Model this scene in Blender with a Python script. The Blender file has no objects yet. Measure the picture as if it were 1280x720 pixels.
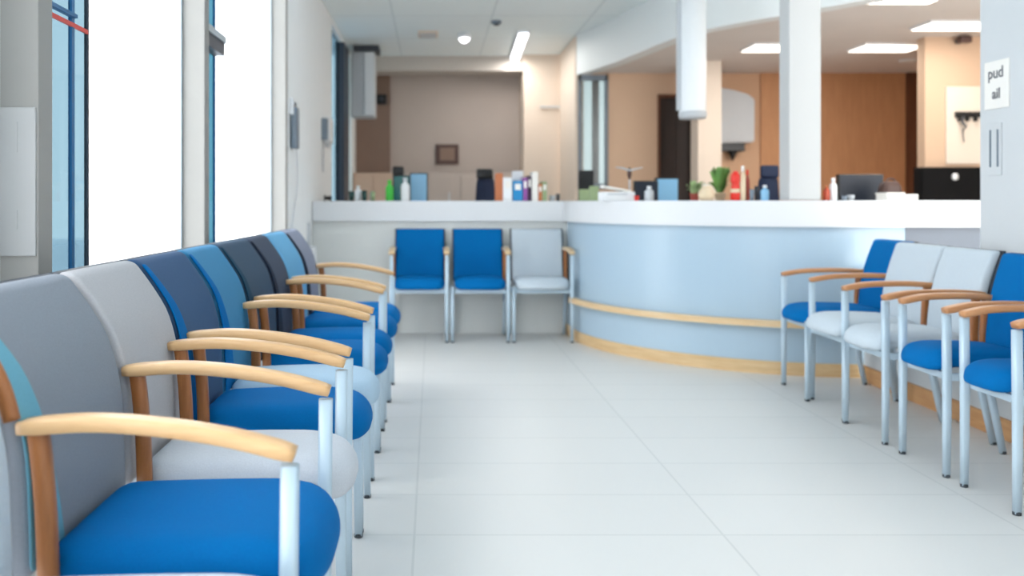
import bpy, bmesh, math, random
from mathutils import Vector, Matrix
random.seed(4)
C = bpy.context.scene.collection
U = 1.12            # eye height in metres; chair and counter sizes are given as shares of it
F = 1080.0
PI = math.pi

# ------------------------------------------------------------------ materials
def lin(c):
    return tuple(((v/255)/12.92 if v/255 <= .04045 else ((v/255+.055)/1.055)**2.4) for v in c)

def mat(name, rgb, rough=.6, metal=0., spec=.5, noise=0., nscale=40., bump=0., emit=None, sheen=0., coat=0.):
    m = bpy.data.materials.new(name); m.use_nodes = True
    nt = m.node_tree; b = nt.nodes['Principled BSDF']
    col = lin(rgb)
    b.inputs['Base Color'].default_value = (*col, 1)
    b.inputs['Roughness'].default_value = rough
    b.inputs['Metallic'].default_value = metal
    b.inputs['Specular IOR Level'].default_value = spec
    b.inputs['Sheen Weight'].default_value = sheen
    b.inputs['Coat Weight'].default_value = coat
    if noise or bump:
        tc = nt.nodes.new('ShaderNodeTexCoord'); n = nt.nodes.new('ShaderNodeTexNoise')
        n.inputs['Scale'].default_value = nscale; n.inputs['Detail'].default_value = 4
        nt.links.new(tc.outputs['Object'], n.inputs['Vector'])
        if noise:
            r = nt.nodes.new('ShaderNodeValToRGB')
            r.color_ramp.elements[0].position = .3; r.color_ramp.elements[1].position = .7
            r.color_ramp.elements[0].color = (*[v*(1-noise) for v in col], 1)
            r.color_ramp.elements[1].color = (*[min(1, v*(1+noise)) for v in col], 1)
            nt.links.new(n.outputs['Fac'], r.inputs['Fac']); nt.links.new(r.outputs['Color'], b.inputs['Base Color'])
        if bump:
            bp = nt.nodes.new('ShaderNodeBump'); bp.inputs['Strength'].default_value = bump
            bp.inputs['Distance'].default_value = .002
            nt.links.new(n.outputs['Fac'], bp.inputs['Height']); nt.links.new(bp.outputs['Normal'], b.inputs['Normal'])
    if emit:
        b.inputs['Emission Color'].default_value = (*lin(emit[0]), 1); b.inputs['Emission Strength'].default_value = emit[1]
    return m

def wood(name, rgb, dark, rough=.4, stretch=(2, 30, 30)):
    m = mat(name, rgb, rough); nt = m.node_tree; b = nt.nodes['Principled BSDF']
    tc = nt.nodes.new('ShaderNodeTexCoord'); mp = nt.nodes.new('ShaderNodeMapping'); n = nt.nodes.new('ShaderNodeTexNoise')
    r = nt.nodes.new('ShaderNodeValToRGB'); mp.inputs['Scale'].default_value = stretch
    n.inputs['Scale'].default_value = 1.6; n.inputs['Detail'].default_value = 6; n.inputs['Roughness'].default_value = .65
    r.color_ramp.elements[0].position = .3; r.color_ramp.elements[1].position = .68
    r.color_ramp.elements[0].color = (*lin(dark), 1); r.color_ramp.elements[1].color = (*lin(rgb), 1)
    nt.links.new(tc.outputs['Object'], mp.inputs['Vector']); nt.links.new(mp.outputs['Vector'], n.inputs['Vector'])
    nt.links.new(n.outputs['Fac'], r.inputs['Fac']); nt.links.new(r.outputs['Color'], b.inputs['Base Color'])
    return m

def tiles(name, rgb, joint, w, h, ox, oy, rough, mortar=.004, vary=.02, spec=.5):
    m = mat(name, rgb, rough, spec=spec); nt = m.node_tree; b = nt.nodes['Principled BSDF']
    g = nt.nodes.new('ShaderNodeNewGeometry'); mp = nt.nodes.new('ShaderNodeMapping')
    mp.inputs['Location'].default_value = (-ox, -oy, 0)
    br = nt.nodes.new('ShaderNodeTexBrick'); br.offset = 0; br.squash = 1
    c = lin(rgb)
    br.inputs['Color1'].default_value = (*[v*(1-vary) for v in c], 1); br.inputs['Color2'].default_value = (*[min(1, v*(1+vary)) for v in c], 1)
    br.inputs['Mortar'].default_value = (*lin(joint), 1)
    br.inputs['Scale'].default_value = 1; br.inputs['Brick Width'].default_value = w; br.inputs['Row Height'].default_value = h
    br.inputs['Mortar Size'].default_value = mortar; br.inputs['Mortar Smooth'].default_value = .3
    nt.links.new(g.outputs['Position'], mp.inputs['Vector']); nt.links.new(mp.outputs['Vector'], br.inputs['Vector'])
    nt.links.new(br.outputs['Color'], b.inputs['Base Color'])
    return m

def glass(name, tint, gloss=.08, rough=.02):
    m = bpy.data.materials.new(name); m.use_nodes = True; nt = m.node_tree
    nt.nodes.remove(nt.nodes['Principled BSDF'])
    t = nt.nodes.new('ShaderNodeBsdfTransparent'); t.inputs['Color'].default_value = (*tint, 1)
    gl = nt.nodes.new('ShaderNodeBsdfGlossy'); gl.inputs['Roughness'].default_value = rough
    mx = nt.nodes.new('ShaderNodeMixShader'); mx.inputs['Fac'].default_value = gloss
    nt.links.new(t.outputs[0], mx.inputs[1]); nt.links.new(gl.outputs[0], mx.inputs[2])
    nt.links.new(mx.outputs[0], nt.nodes['Material Output'].inputs['Surface'])
    return m

def fabric(name, rgb, rough=.75, spec=.2):
    return mat(name, rgb, rough, noise=.05, nscale=260, bump=.25, spec=spec)

M = dict(
    blue=fabric('blue_upholstery', (0, 103, 168), .7, .07),
    palegrey=fabric('pale_grey_upholstery', (205, 208, 214)),
    grey=fabric('grey_upholstery', (140, 145, 153)),
    warmgrey=fabric('warm_light_grey_upholstery', (184, 182, 184)),
    slateblue=fabric('slate_blue_upholstery', (62, 90, 124)),
    midblue=fabric('soft_blue_upholstery', (66, 132, 172)),
    charcoal=fabric('charcoal_teal_upholstery', (62, 82, 102)),
    graphite=fabric('graphite_upholstery', (70, 80, 98)),
    skyfab=fabric('sky_blue_upholstery', (110, 175, 215)),
    mauvegrey=fabric('mauve_grey_upholstery', (140, 146, 164)),
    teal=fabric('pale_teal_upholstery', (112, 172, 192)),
    darkteal=fabric('dark_teal_back_shade', (20, 62, 84)),
    inky=fabric('inky_back_shade', (18, 34, 54)),
    cloudgrey=fabric('cloud_grey_upholstery', (196, 206, 214)),
    paleseat=fabric('pale_blue_grey_upholstery', (176, 200, 218)),
    arm=wood('light_beech', (232, 190, 140), (214, 166, 114), .35),
    armr=wood('honey_beech', (208, 150, 102), (184, 124, 78), .35),
    post=wood('honey_beech_post', (176, 112, 62), (146, 88, 46), .4, (30, 30, 3)),
    shell=mat('dark_back_shell', (34, 42, 54), .5),
    metal=mat('satin_pale_metal', (190, 208, 220), .38, metal=.15),
    foot=mat('dark_rubber', (60, 66, 72), .7),
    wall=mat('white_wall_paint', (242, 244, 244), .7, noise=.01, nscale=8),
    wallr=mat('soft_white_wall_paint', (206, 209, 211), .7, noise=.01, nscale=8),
    post2=mat('counter_post_paint', (196, 197, 197), .6),
    sheetgrey=mat('pale_grey_plastic', (184, 183, 182), .6),
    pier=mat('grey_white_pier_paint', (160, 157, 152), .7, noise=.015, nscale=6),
    floor=tiles('pale_floor_tile', (221, 219, 215), (207, 206, 202), 1.04, .40, -.062, .11, .38, .005, .012, .4),
    ceil=tiles('ceiling_tile', (242, 252, 255), (222, 234, 238), 1.0, 1.2, -.40, .3, .85, .012, .01),
    lowceil=mat('reception_ceiling_paint', (222, 214, 208), .85, noise=.02, nscale=3),
    fascia=mat('bulkhead_white_paint', (236, 240, 240), .55),
    ledge=mat('white_solid_surface', (222, 223, 225), .35),
    ledgein=mat('desk_worktop_laminate', (200, 196, 190), .4),
    straightpanel=mat('light_grey_counter_panel', (216, 217, 214), .45, noise=.02, nscale=4),
    countershade=mat('painted_counter_shade', (112, 120, 132), .5),
    curvepanel=mat('blue_grey_counter_laminate', (174, 196, 212), .26),
    rail=wood('pale_wood_rail', (232, 204, 164), (214, 178, 130), .35, (3, 3, 40)),
    rplinth=wood('honey_wood_skirting', (214, 166, 116), (190, 138, 90), .4, (3, 3, 40)),
    plinth=wood('pale_wood_plinth', (226, 196, 150), (206, 168, 120), .4, (3, 3, 40)),
    taupe=mat('taupe_wall_paint', (186, 173, 164), .8, noise=.015, nscale=4),
    brownleft=mat('brown_wall_panel', (134, 110, 96), .7, noise=.03, nscale=5),
    beam=mat('pale_beam_paint', (196, 188, 180), .8),
    cream=mat('cream_wall_paint', (228, 212, 196), .8, noise=.01, nscale=4),
    peach=mat('peach_wall_paint', (212, 180, 152), .8, noise=.01, nscale=4),
    tan=mat('tan_wall_panel', (210, 170, 138), .75, noise=.02, nscale=4),
    tan2=mat('pinkish_tan_laminate', (208, 178, 156), .6),
    brown=wood('brown_wood_panelling', (206, 152, 108), (192, 138, 96), .6, (12, 12, 1.5)),
    brown2=wood('dark_brown_wood_trim', (112, 68, 42), (96, 56, 34), .6, (12, 12, 1.5)),
    darkdoor=wood('very_dark_door_wood', (44, 26, 18), (30, 18, 12), .6, (12, 12, 2)),
    frameblue=mat('blue_window_frame', (40, 110, 160), .4, metal=.2),
    framesilver=mat('silver_window_frame', (178, 190, 198), .4, metal=.4),
    framedark=mat('dark_window_frame', (56, 62, 74), .45),
    tint=glass('blue_tinted_glass', (.275, .35, .39), .05),
    tint2=glass('deep_blue_tinted_glass', (.15, .275, .33), .05),
    clear=glass('clear_window_glass', (.96, .98, 1), .04),
    greyglass=glass('grey_frosted_glass', (.32, .37, .38), .12, .3),
    red=mat('red_strip', (226, 70, 60), .4),
    black=mat('black_plastic', (14, 15, 18), .35),
    blackmatt=mat('black_matt_panel', (10, 10, 12), .8, spec=.2),
    darkgrey=mat('dark_grey_plastic', (62, 66, 74), .5),
    devgrey=mat('device_grey_plastic', (118, 130, 142), .5),
    white=mat('white_plastic', (236, 238, 240), .4),
    lightgrey=mat('light_grey_plastic', (196, 200, 204), .5),
    paper=mat('white_paper', (240, 236, 230), .8),
    navy=mat('navy_fabric', (18, 34, 66), .7, bump=.2, nscale=200),
    navyscreen=mat('navy_screen', (12, 26, 44), .5),
    tealscreen=mat('teal_screen', (26, 104, 104), .25),
    bluescreen=mat('pale_blue_screen', (120, 168, 200), .25, emit=((120, 168, 200), .25)),
    leaf=mat('leaf_green', (104, 150, 74), .5, noise=.3, nscale=14),
    leaf2=mat('pale_leaf_green', (162, 186, 132), .5, noise=.25, nscale=14),
    terracotta=mat('terracotta', (176, 84, 72), .7),
    beige=mat('beige_ceramic', (222, 200, 168), .5),
    green=mat('bright_green_plastic', (60, 186, 60), .4),
    darkgreen=mat('dark_green_plastic', (20, 66, 62), .4),
    orange=mat('orange_card', (200, 122, 82), .7),
    bluecan=mat('bright_blue_plastic', (24, 140, 200), .4),
    purple=mat('purple_card', (150, 84, 160), .6),
    maroon=mat('dark_plum_card', (60, 34, 66), .6),
    olive=mat('olive_green_card', (152, 170, 128), .6),
    redplastic=mat('glossy_red_plastic', (226, 48, 34), .35),
    amber=mat('amber_red_bottle', (180, 66, 34), .3),
    bronze=mat('brown_plaque', (84, 60, 54), .5),
    pavement=mat('pale_pavement', (214, 220, 224), .8, noise=.03, nscale=2),
    lampw=mat('lamp_diffuser', (255, 250, 240), .5, emit=((255, 246, 234), 2.5)),
    lampc=mat('cool_lamp_diffuser', (255, 255, 255), .5, emit=((250, 252, 255), 5)),
    text=mat('dark_print', (100, 100, 106), .7),
)

# ------------------------------------------------------------------ helpers
def tag(o, label=None, cat=None, group=None, kind=None):
    if label: o['label'] = label
    if cat: o['category'] = cat
    if group: o['group'] = group
    if kind: o['kind'] = kind
    return o

def empty(name, loc=(0, 0, 0), rz=0, label=None, cat=None, group=None):
    o = bpy.data.objects.new(name, None); C.objects.link(o)
    o.location = loc; o.rotation_euler = (0, 0, rz); o.empty_display_size = .1
    return tag(o, label, cat, group)

def obj(name, bm, m, parent=None, smooth=False, kind=None):
    me = bpy.data.meshes.new(name)
    bmesh.ops.recalc_face_normals(bm, faces=bm.faces)
    if smooth:
        for f in bm.faces: f.smooth = True
    bm.to_mesh(me); bm.free()
    ms = m if isinstance(m, (list, tuple)) else [m]
    for k in ms: me.materials.append(k)
    o = bpy.data.objects.new(name, me); C.objects.link(o)
    if parent: o.parent = parent
    if kind: o['kind'] = kind
    if smooth:
        for p in me.polygons: p.use_smooth = True
    return o

def BM(): return bmesh.new()

def box(bm, x0, x1, y0, y1, z0, z1, bev=0.):
    r = bmesh.ops.create_cube(bm, size=1, matrix=Matrix.Translation(((x0+x1)/2, (y0+y1)/2, (z0+z1)/2)) @ Matrix.Diagonal((abs(x1-x0), abs(y1-y0), abs(z1-z0), 1)))
    if bev:
        es = list({e for v in r['verts'] for e in v.link_edges})
        bmesh.ops.bevel(bm, geom=es, offset=bev, segments=2, affect='EDGES', profile=.6)
    return bm

def bx(*a, **k): return box(BM(), *a, **k)

def rbox(bm, hx, hy, hz, r, n=(10, 10, 6), warp=None, c=(0, 0, 0), rr=None):
    """rounded box of half sizes h with corner radius r, then bent by warp"""
    rx, ry, rz = rr or (r, r, r)
    seen = {}
    def vert(p):
        key = tuple(round(v, 6) for v in p)
        if key in seen: return seen[key]
        q = [max(-(h-k), min(h-k, v)) for v, h, k in zip(p, (hx, hy, hz), (rx, ry, rz))]
        d = Vector([(p[i]-q[i])/((rx, ry, rz)[i]) for i in range(3)])
        if d.length > 1e-9: d.normalize()
        w = [q[i]+d[i]*((rx, ry, rz)[i]) + c[i] for i in range(3)]
        if warp: w = warp(*w)
        v = bm.verts.new(w); seen[key] = v
        return v
    H = (hx, hy, hz)
    def coords(ax):
        h, k = H[ax], (rx, ry, rz)[ax]
        e = [-h, -h+k*.3, -h+k*.62, -h+k]
        m = max(1, n[ax]-6)
        mid = [-(h-k)+2*(h-k)*i/m for i in range(1, m)]
        return e+mid+[-v for v in reversed(e)]
    cs = [coords(i) for i in range(3)]
    for ax in range(3):
        a, b = [(1, 2), (0, 2), (0, 1)][ax]
        for s in (-1, 1):
            for i in range(len(cs[a])-1):
                for j in range(len(cs[b])-1):
                    vs = []
                    for (u, w) in ((i, j), (i+1, j), (i+1, j+1), (i, j+1)):
                        p = [0, 0, 0]; p[ax] = s*H[ax]; p[a] = cs[a][u]; p[b] = cs[b][w]
                        vs.append(vert(p))
                    if len(set(vs)) == 4:
                        try: bm.faces.new(vs)
                        except ValueError: pass
    return bm

def sweep(bm, pts, w, h, side=Vector((0, 1, 0)), k=12, power=3.2, wfun=None):
    """sweep a rounded rectangle (w along side, h across) along pts"""
    rings = []
    n = len(pts); pts = [Vector(p) for p in pts]
    for i, p in enumerate(pts):
        t = (pts[min(i+1, n-1)]-pts[max(i-1, 0)]).normalized()
        s = (side - t*side.dot(t)).normalized(); u = t.cross(s)
        f = wfun(i/(n-1)) if wfun else (1, 1)
        ring = []
        for j in range(k):
            a = 2*PI*j/k
            ca, sa = math.cos(a), math.sin(a)
            ca = math.copysign(abs(ca)**(2/power), ca); sa = math.copysign(abs(sa)**(2/power), sa)
            ring.append(bm.verts.new(p + s*ca*w/2*f[0] + u*sa*h/2*f[1]))
        rings.append(ring)
    for a, b in zip(rings, rings[1:]):
        for j in range(k): bm.faces.new((a[j], a[(j+1) % k], b[(j+1) % k], b[j]))
    bm.faces.new(rings[0]); bm.faces.new(rings[-1][::-1])
    return bm

def spline(ctrl, n=24):
    """smooth curve through control points"""
    P = [Vector(p) for p in ctrl]; out = []
    segs = len(P)-1
    for i in range(n+1):
        t = i/n*segs; s = min(int(t), segs-1); f = t-s
        p0 = P[max(s-1, 0)]; p1 = P[s]; p2 = P[s+1]; p3 = P[min(s+2, segs)]
        out.append(.5*((2*p1)+(p2-p0)*f+(2*p0-5*p1+4*p2-p3)*f*f+(3*p1-p0-3*p2+p3)*f**3))
    return out

def lathe(prof, k=20, c=(0, 0, 0)):
    bm = BM(); rings = []
    for r, z in prof:
        rings.append([bm.verts.new((c[0]+max(r, .0004)*math.cos(2*PI*j/k), c[1]+max(r, .0004)*math.sin(2*PI*j/k), c[2]+z)) for j in range(k)])
    for a, b in zip(rings, rings[1:]):
        for j in range(k): bm.faces.new((a[j], a[(j+1) % k], b[(j+1) % k], b[j]))
    bm.faces.new(rings[0]); bm.faces.new(rings[-1][::-1])
    return bm

def strip(bm, A, B, z0, z1):
    """solid wall between two plan paths A and B of equal length"""
    va = [[bm.verts.new((x, y, z)) for x, y in P] for P in (A, B) for z in (z0, z1)]
    a0, a1, b0, b1 = va
    n = len(A)
    for i in range(n-1):
        bm.faces.new((a0[i], a0[i+1], a1[i+1], a1[i])); bm.faces.new((b0[i], b0[i+1], b1[i+1], b1[i]))
        bm.faces.new((a0[i], a0[i+1], b0[i+1], b0[i])); bm.faces.new((a1[i], a1[i+1], b1[i+1], b1[i]))
    for i in (0, n-1): bm.faces.new((a0[i], a1[i], b1[i], b0[i]))
    return bm

def interp(tab, v):
    if v <= tab[0][0]: return tab[0][1]+(v-tab[0][0])*(tab[1][1]-tab[0][1])/(tab[1][0]-tab[0][0])
    for i in range(len(tab)-1):
        if v <= tab[i+1][0] or i == len(tab)-2:
            z0, z1 = tab[i][0], tab[i+1][0]
            def sl(j):
                j = max(0, min(len(tab)-1, j)); a = max(0, j-1); b = min(len(tab)-1, j+1)
                return (tab[b][1]-tab[a][1])/(tab[b][0]-tab[a][0])
            h = z1-z0; t = (v-z0)/h
            m0, m1 = sl(i)*h, sl(i+1)*h
            return (2*t**3-3*t*t+1)*tab[i][1]+(t**3-2*t*t+t)*m0+(-2*t**3+3*t*t)*tab[i+1][1]+(t**3-t*t)*m1

def X(px, Y): return (px-541)*Y/F
def Z(py, Y): return U-(py-253)*Y/F

def struct(name, bm, m, parent=None, smooth=False):
    o = obj(name, bm, m, parent, smooth)
    if not parent: o['kind'] = 'structure'
    return o

# ------------------------------------------------------------------ the room
XI, XW = -1.03, -1.13
struct('floor', bx(XW-.15, 6.0, -1.5, 12.1, -.1, 0), M['floor'])
struct('ceiling', bx(XW-.15, 6.0, -1.5, 12.1, 3.0, 3.08), M['ceil'])
struct('wall_rear_unseen', bx(XW-.03, 2.86, -1.6, -1.5, 0, 3.0), M['wall'])  # unseen wall closing the room, added to cut the fill light
struct('pavement', bx(-30, XW-.25, -12, 30, -.35, -.15), M['pavement'])

# left side: thin piers standing proud of tall windows
struct('pillar_near', bx(XW-.03, XI, 2.256, 2.34, 0, 3.0, bev=.003), M['pier'])
struct('pillar_middle', bx(XW-.03, XI, 3.90, 3.98, 0, 3.0, bev=.003), M['pier'])
struct('pillar_far', bx(XW-.03, XI, 6.05, 6.13, 0, 3.0, bev=.003), M['pier'])
struct('wall_left', bx(XW-.12, XI-.0, 6.13, 8.80, 0, 3.0), M['wall'])
struct('wall_left_end', bx(XW-.12, XI, 11.0, 12.0, 0, 3.0), M['wall'])
def window(name, y0, y1, splits, z0=.08, z1=2.94, fm=None, transom=None):
    fm = fm or M['framesilver']
    w = empty(name); w['kind'] = 'structure'
    b = BM(); x0, x1 = XW-.03, XW
    box(b, x0, x1, y0, y1, 0, z0); box(b, x0, x1, y0, y1, z1, 3.0)
    box(b, x0, x1, y0, y0+.02, z0, z1); box(b, x0, x1, y1-.02, y1, z0, z1)
    obj('window_frame', b, fm, w)
    ys = [y0+.02]+[s[0] for s in splits]+[y1-.02]
    for i, s in enumerate(splits):
        if s[1]: obj('mullion', bx(XW-.024, XW-.012, s[0]-s[1]/2, s[0]+s[1]/2, z0, z1), s[2], w)
    return w, ys
def pane(w, y0, y1, m, z0=.08, z1=2.94):
    return obj('glass_pane', bx(XW-.022, XW-.018, y0, y1, z0, z1), m, w)
struct('wall_left_unseen', bx(XW-.03, XW, 1.95, 2.256, 0, 3.0), M['wall'])  # unseen wall strip, sized to hold window light off the near pier
w1, _ = window('window_unseen', -1.5, 1.95, [(.4, .05, M['framesilver'])])  # unseen bay, added as light for the near chairs and pier
pane(w1, -1.48, .4, M['clear']); pane(w1, .4, 1.93, M['clear'])
w2, _ = window('window_2', 2.34, 3.90, [(2.475, .008, M['framedark']), (2.745, .022, M['frameblue']), (2.865, .012, M['framedark'])])
pane(w2, 2.36, 2.865, M['tint']); pane(w2, 2.865, 3.88, M['clear'])
obj('transom', bx(XW-.017, XW+.002, 2.36, 2.745, 1.704, 1.716), M['frameblue'], w2)
obj('red_strip', bx(XW-.017, XW-.010, 2.38, 2.86, 1.676, 1.690), M['red'], w2)
w3, _ = window('window_3', 3.98, 6.05, [(4.54, .02, M['frameblue'])])
pane(w3, 4.0, 4.54, M['tint2']); pane(w3, 4.54, 6.03, M['clear'])
b = BM(); box(b, XW-.017, XW+.05, 4.0, 4.53, 1.95, 1.985); obj('transom', b, M['framesilver'], w3)
obj('transom', bx(XW-.017, XW+.04, 4.0, 4.53, 1.885, 1.95), M['framedark'], w3)
# window beyond the counter (in the plane of the wall)
w4 = empty('window_4'); w4['kind'] = 'structure'
b = BM(); box(b, XI-.08, XI, 8.80, 11.0, 0, .9); box(b, XI-.08, XI, 8.80, 11.0, 2.95, 3.0)
obj('window_frame', b, M['wall'], w4)
obj('glass_pane', bx(XI-.05, XI-.04, 8.82, 9.9, .9, 2.95), M['tint'], w4)
obj('mullion', bx(XI-.08, XI+.02, 9.86, 10.4, .9, 2.95), M['framedark'], w4)
obj('glass_pane', bx(XI-.05, XI-.04, 10.4, 11.0, .9, 2.95), M['greyglass'], w4)
struct('baseboard_left', bx(XI, XI+.012, 6.13, 7.38, 0, .09), M['wall'])

# right side
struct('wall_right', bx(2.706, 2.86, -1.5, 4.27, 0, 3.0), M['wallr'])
struct('baseboard_right', bx(2.690, 2.706, -1.5, 5.42, 0, .10, bev=.003), M['rplinth'])
b = BM(); box(b, 2.706, 2.80, 4.27, 5.42, 0, .72, bev=.004)
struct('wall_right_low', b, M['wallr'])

# back of the hall, left of the reception ceiling
struct('wall_back_taupe', bx(-.57, 1.16, 11.6, 11.75, 0, 3.0), M['taupe'])
struct('wall_back_brown', bx(-1.13, -.57, 11.55, 11.75, 0, 3.0), M['brownleft'])
struct('beam', bx(-1.03, 1.16, 11.1, 11.5, 2.81, 3.0), M['beam'])
struct('wall_back_cream', bx(1.16, 1.92, 11.0, 11.75, 0, 3.0), M['cream'])
# reception back walls
YB = 9.77
struct('wall_back_peach_corner', bx(1.61, 1.645, YB, YB+1.2, 0, 3.0), M['cream'])
b = BM(); box(b, 1.645, 1.98, YB, YB+.15, 2.56, 3.0); box(b, 1.645, 1.98, YB, YB+.15, 0, 1.27)
box(b, 1.98, 2.54, YB, YB+.15, 0, 3.0); box(b, 2.54, 2.96, YB, YB+.15, 2.34, 3.0)
struct('wall_back_peach', b, M['peach'])
struct('wall_back_tan', bx(2.96, 3.70, YB, YB+.15, 0, 3.0), M['tan'])
struct('wall_back_wood', bx(3.70, 5.75, YB-.03, YB+.15, 0, 3.0), M['brown'])
struct('trim_1', bx(5.33, 5.50, YB-.06, YB-.03, 0, 2.58), M['brown2'])
struct('wall_side_right', bx(5.75, 5.85, 4.27, 9.9, 0, 3.0), M['peach'])
struct('wall_right_peach', bx(4.34, 5.75, 7.62, 7.74, 0, 3.0), M['peach'])
w5 = empty('window_5'); w5['kind'] = 'structure'
b = BM(); x0, x1, z0, z1 = 1.645, 1.98, 1.27, 2.56
for a in ((x0, x0+.03, z0, z1), (x1-.03, x1, z0, z1), (x0, x1, z1-.06, z1), (x0, x1, z0, z0+.06)): box(b, a[0], a[1], YB-.02, YB+.05, a[2], a[3])
obj('window_frame', b, M['devgrey'], w5)
obj('glass_pane', bx(x0+.03, x1-.03, YB+.01, YB+.02, z0+.06, z1-.06), M['greyglass'], w5)
obj('blind', bx(x0+.16, x0+.24, YB+.03, YB+.04, z0+.06, z1-.06), M['white'], w5)
d = empty('door_1'); d['kind'] = 'structure'
obj('door_frame', box(box(bx(2.54, 2.565, YB-.02, YB+.15, 0, 2.34), 2.935, 2.96, YB-.02, YB+.15, 0, 2.34), 2.565, 2.935, YB-.02, YB+.15, 2.31, 2.34), M['brown2'], d)
b = bx(2.565, 2.935, YB+.08, YB+.12, 0, 2.31); box(b, 2.61, 2.73, YB+.07, YB+.08, 1.1, 2.2); box(b, 2.77, 2.89, YB+.07, YB+.08, 1.1, 2.2)
obj('door_leaf', b, M['darkdoor'], d)
obj('door_handle', bx(2.60, 2.70, YB+.03, YB+.05, 1.02, 1.045, bev=.004), M['framesilver'], d)

# bulkhead above the reception desk, and the lower ceiling behind it
bp = [(1.61, 9.68), (1.85, 8.88), (2.11, 7.50), (2.36, 6.99), (2.73, 6.54), (3.2, 5.95), (3.8, 5.6), (4.6, 5.4), (5.75, 5.4)]
bc = [(p.x, p.y) for p in spline([(x, y, 0) for x, y in bp], 60)]
def offs(P, d):
    out = []
    for i, p in enumerate(P):
        a = Vector(P[max(0, i-1)]); c = Vector(P[min(len(P)-1, i+1)]); t = (c-a).normalized()
        out.append((p[0]-t.y*d, p[1]+t.x*d))
    return out
struct('trim_2', strip(BM(), bc, offs(bc, .14), 2.55, 3.0), M['fascia'])['label'] = 'white curved bulkhead above the reception desk'
b = BM()
loop = offs(bc, .10)
vs = [b.verts.new((x, y, 2.58)) for x, y in loop]+[b.verts.new((5.75, YB, 2.58)), b.verts.new((1.72, YB, 2.58))]
vt = [b.verts.new((v.co.x, v.co.y, 2.62)) for v in vs]
b.faces.new(vs); b.faces.new(vt)
for i in range(len(vs)): j = (i+1) % len(vs); b.faces.new((vs[i], vs[j], vt[j], vt[i]))
bmesh.ops.triangulate(b, faces=[f for f in b.faces if len(f.verts) > 4])
struct('ceiling_reception', b, M['lowceil'])
# posts
struct('pillar_counter', bx(2.31, 2.515, 5.60, 5.76, 1.135, 2.98, bev=.004), M['post2'])
struct('pillar_reception', bx(2.73, 2.975, 8.90, 9.15, 0, 2.58, bev=.006), M['cream'])

# ------------------------------------------------------------------ reception counter
def arc(off, a0=180, a1=270, n=40):
    return [(2.83+(1.68+off)*math.cos(math.radians(a0+(a1-a0)*i/n)), 7.2+(1.68+off)*math.sin(math.radians(a0+(a1-a0)*i/n))) for i in range(n+1)]
def curvepath(off, xe=3.6, y0=None):
    return [(1.15-off, y0 if y0 else 7.40-off)]+arc(off)+[(xe, 5.52-off)]
CX = 2.83
rc = empty('reception_counter', (1.4, 7.0, 0), 0, 'long white and blue-grey reception counter curving out into the waiting room', 'counter')
def rpart(name, bm, m, smooth=False):
    bmesh.ops.translate(bm, verts=bm.verts, vec=(-1.4, -7.0, 0))
    return obj(name, bm, m, rc, smooth)
rpart('straight_panel', bx(XI+.005, 1.17, 7.40, 7.50, 0, .965), M['straightpanel'])
rpart('curved_panel', strip(BM(), curvepath(0, y0=7.50), curvepath(-.08, y0=7.50), .0, .965), M['curvepanel'])
rpart('shade_sheet', bx(3.02, 3.6, 5.515, 5.523, .09, .962), M['countershade'])  # thin dark sheet, paints the shade on this end of the counter front
rpart('plinth', strip(BM(), curvepath(.012, y0=7.39), curvepath(0.001, y0=7.39), 0, .085), M['plinth'])
full = lambda off: [(XI+.005, 7.40-off)]+curvepath(off)
fulli = lambda off: [(XI+.005, 7.40-off)]+[(1.15-off, 7.40-off)]+arc(off)+[(3.6, 5.52-off)]
rpart('ledge', strip(BM(), full(.045), fulli(-.26), .962, 1.132), M['ledge'])
rpart('worktop', strip(BM(), full(-.262), fulli(-.80), .72, .75), M['ledgein'])
rr_ = arc(.075, 188, 270)+[(2.95, 7.2-1.755)]
ri_ = arc(.035, 188, 270)+[(2.95, 7.2-1.715)]
b = strip(BM(), rr_, ri_, .315, .358)
rpart('guard_rail', b, M['rail'])
for a in (200, 222, 244, 264):
    q = arc(0, a, a, 1)[0]; p = arc(.036, a, a, 1)[0]
    rpart('rail_bracket', bx(min(p[0], q[0])-.006, max(p[0], q[0])+.006, min(p[1], q[1])-.006, max(p[1], q[1])+.006, .325, .345), M['metal'])

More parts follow.
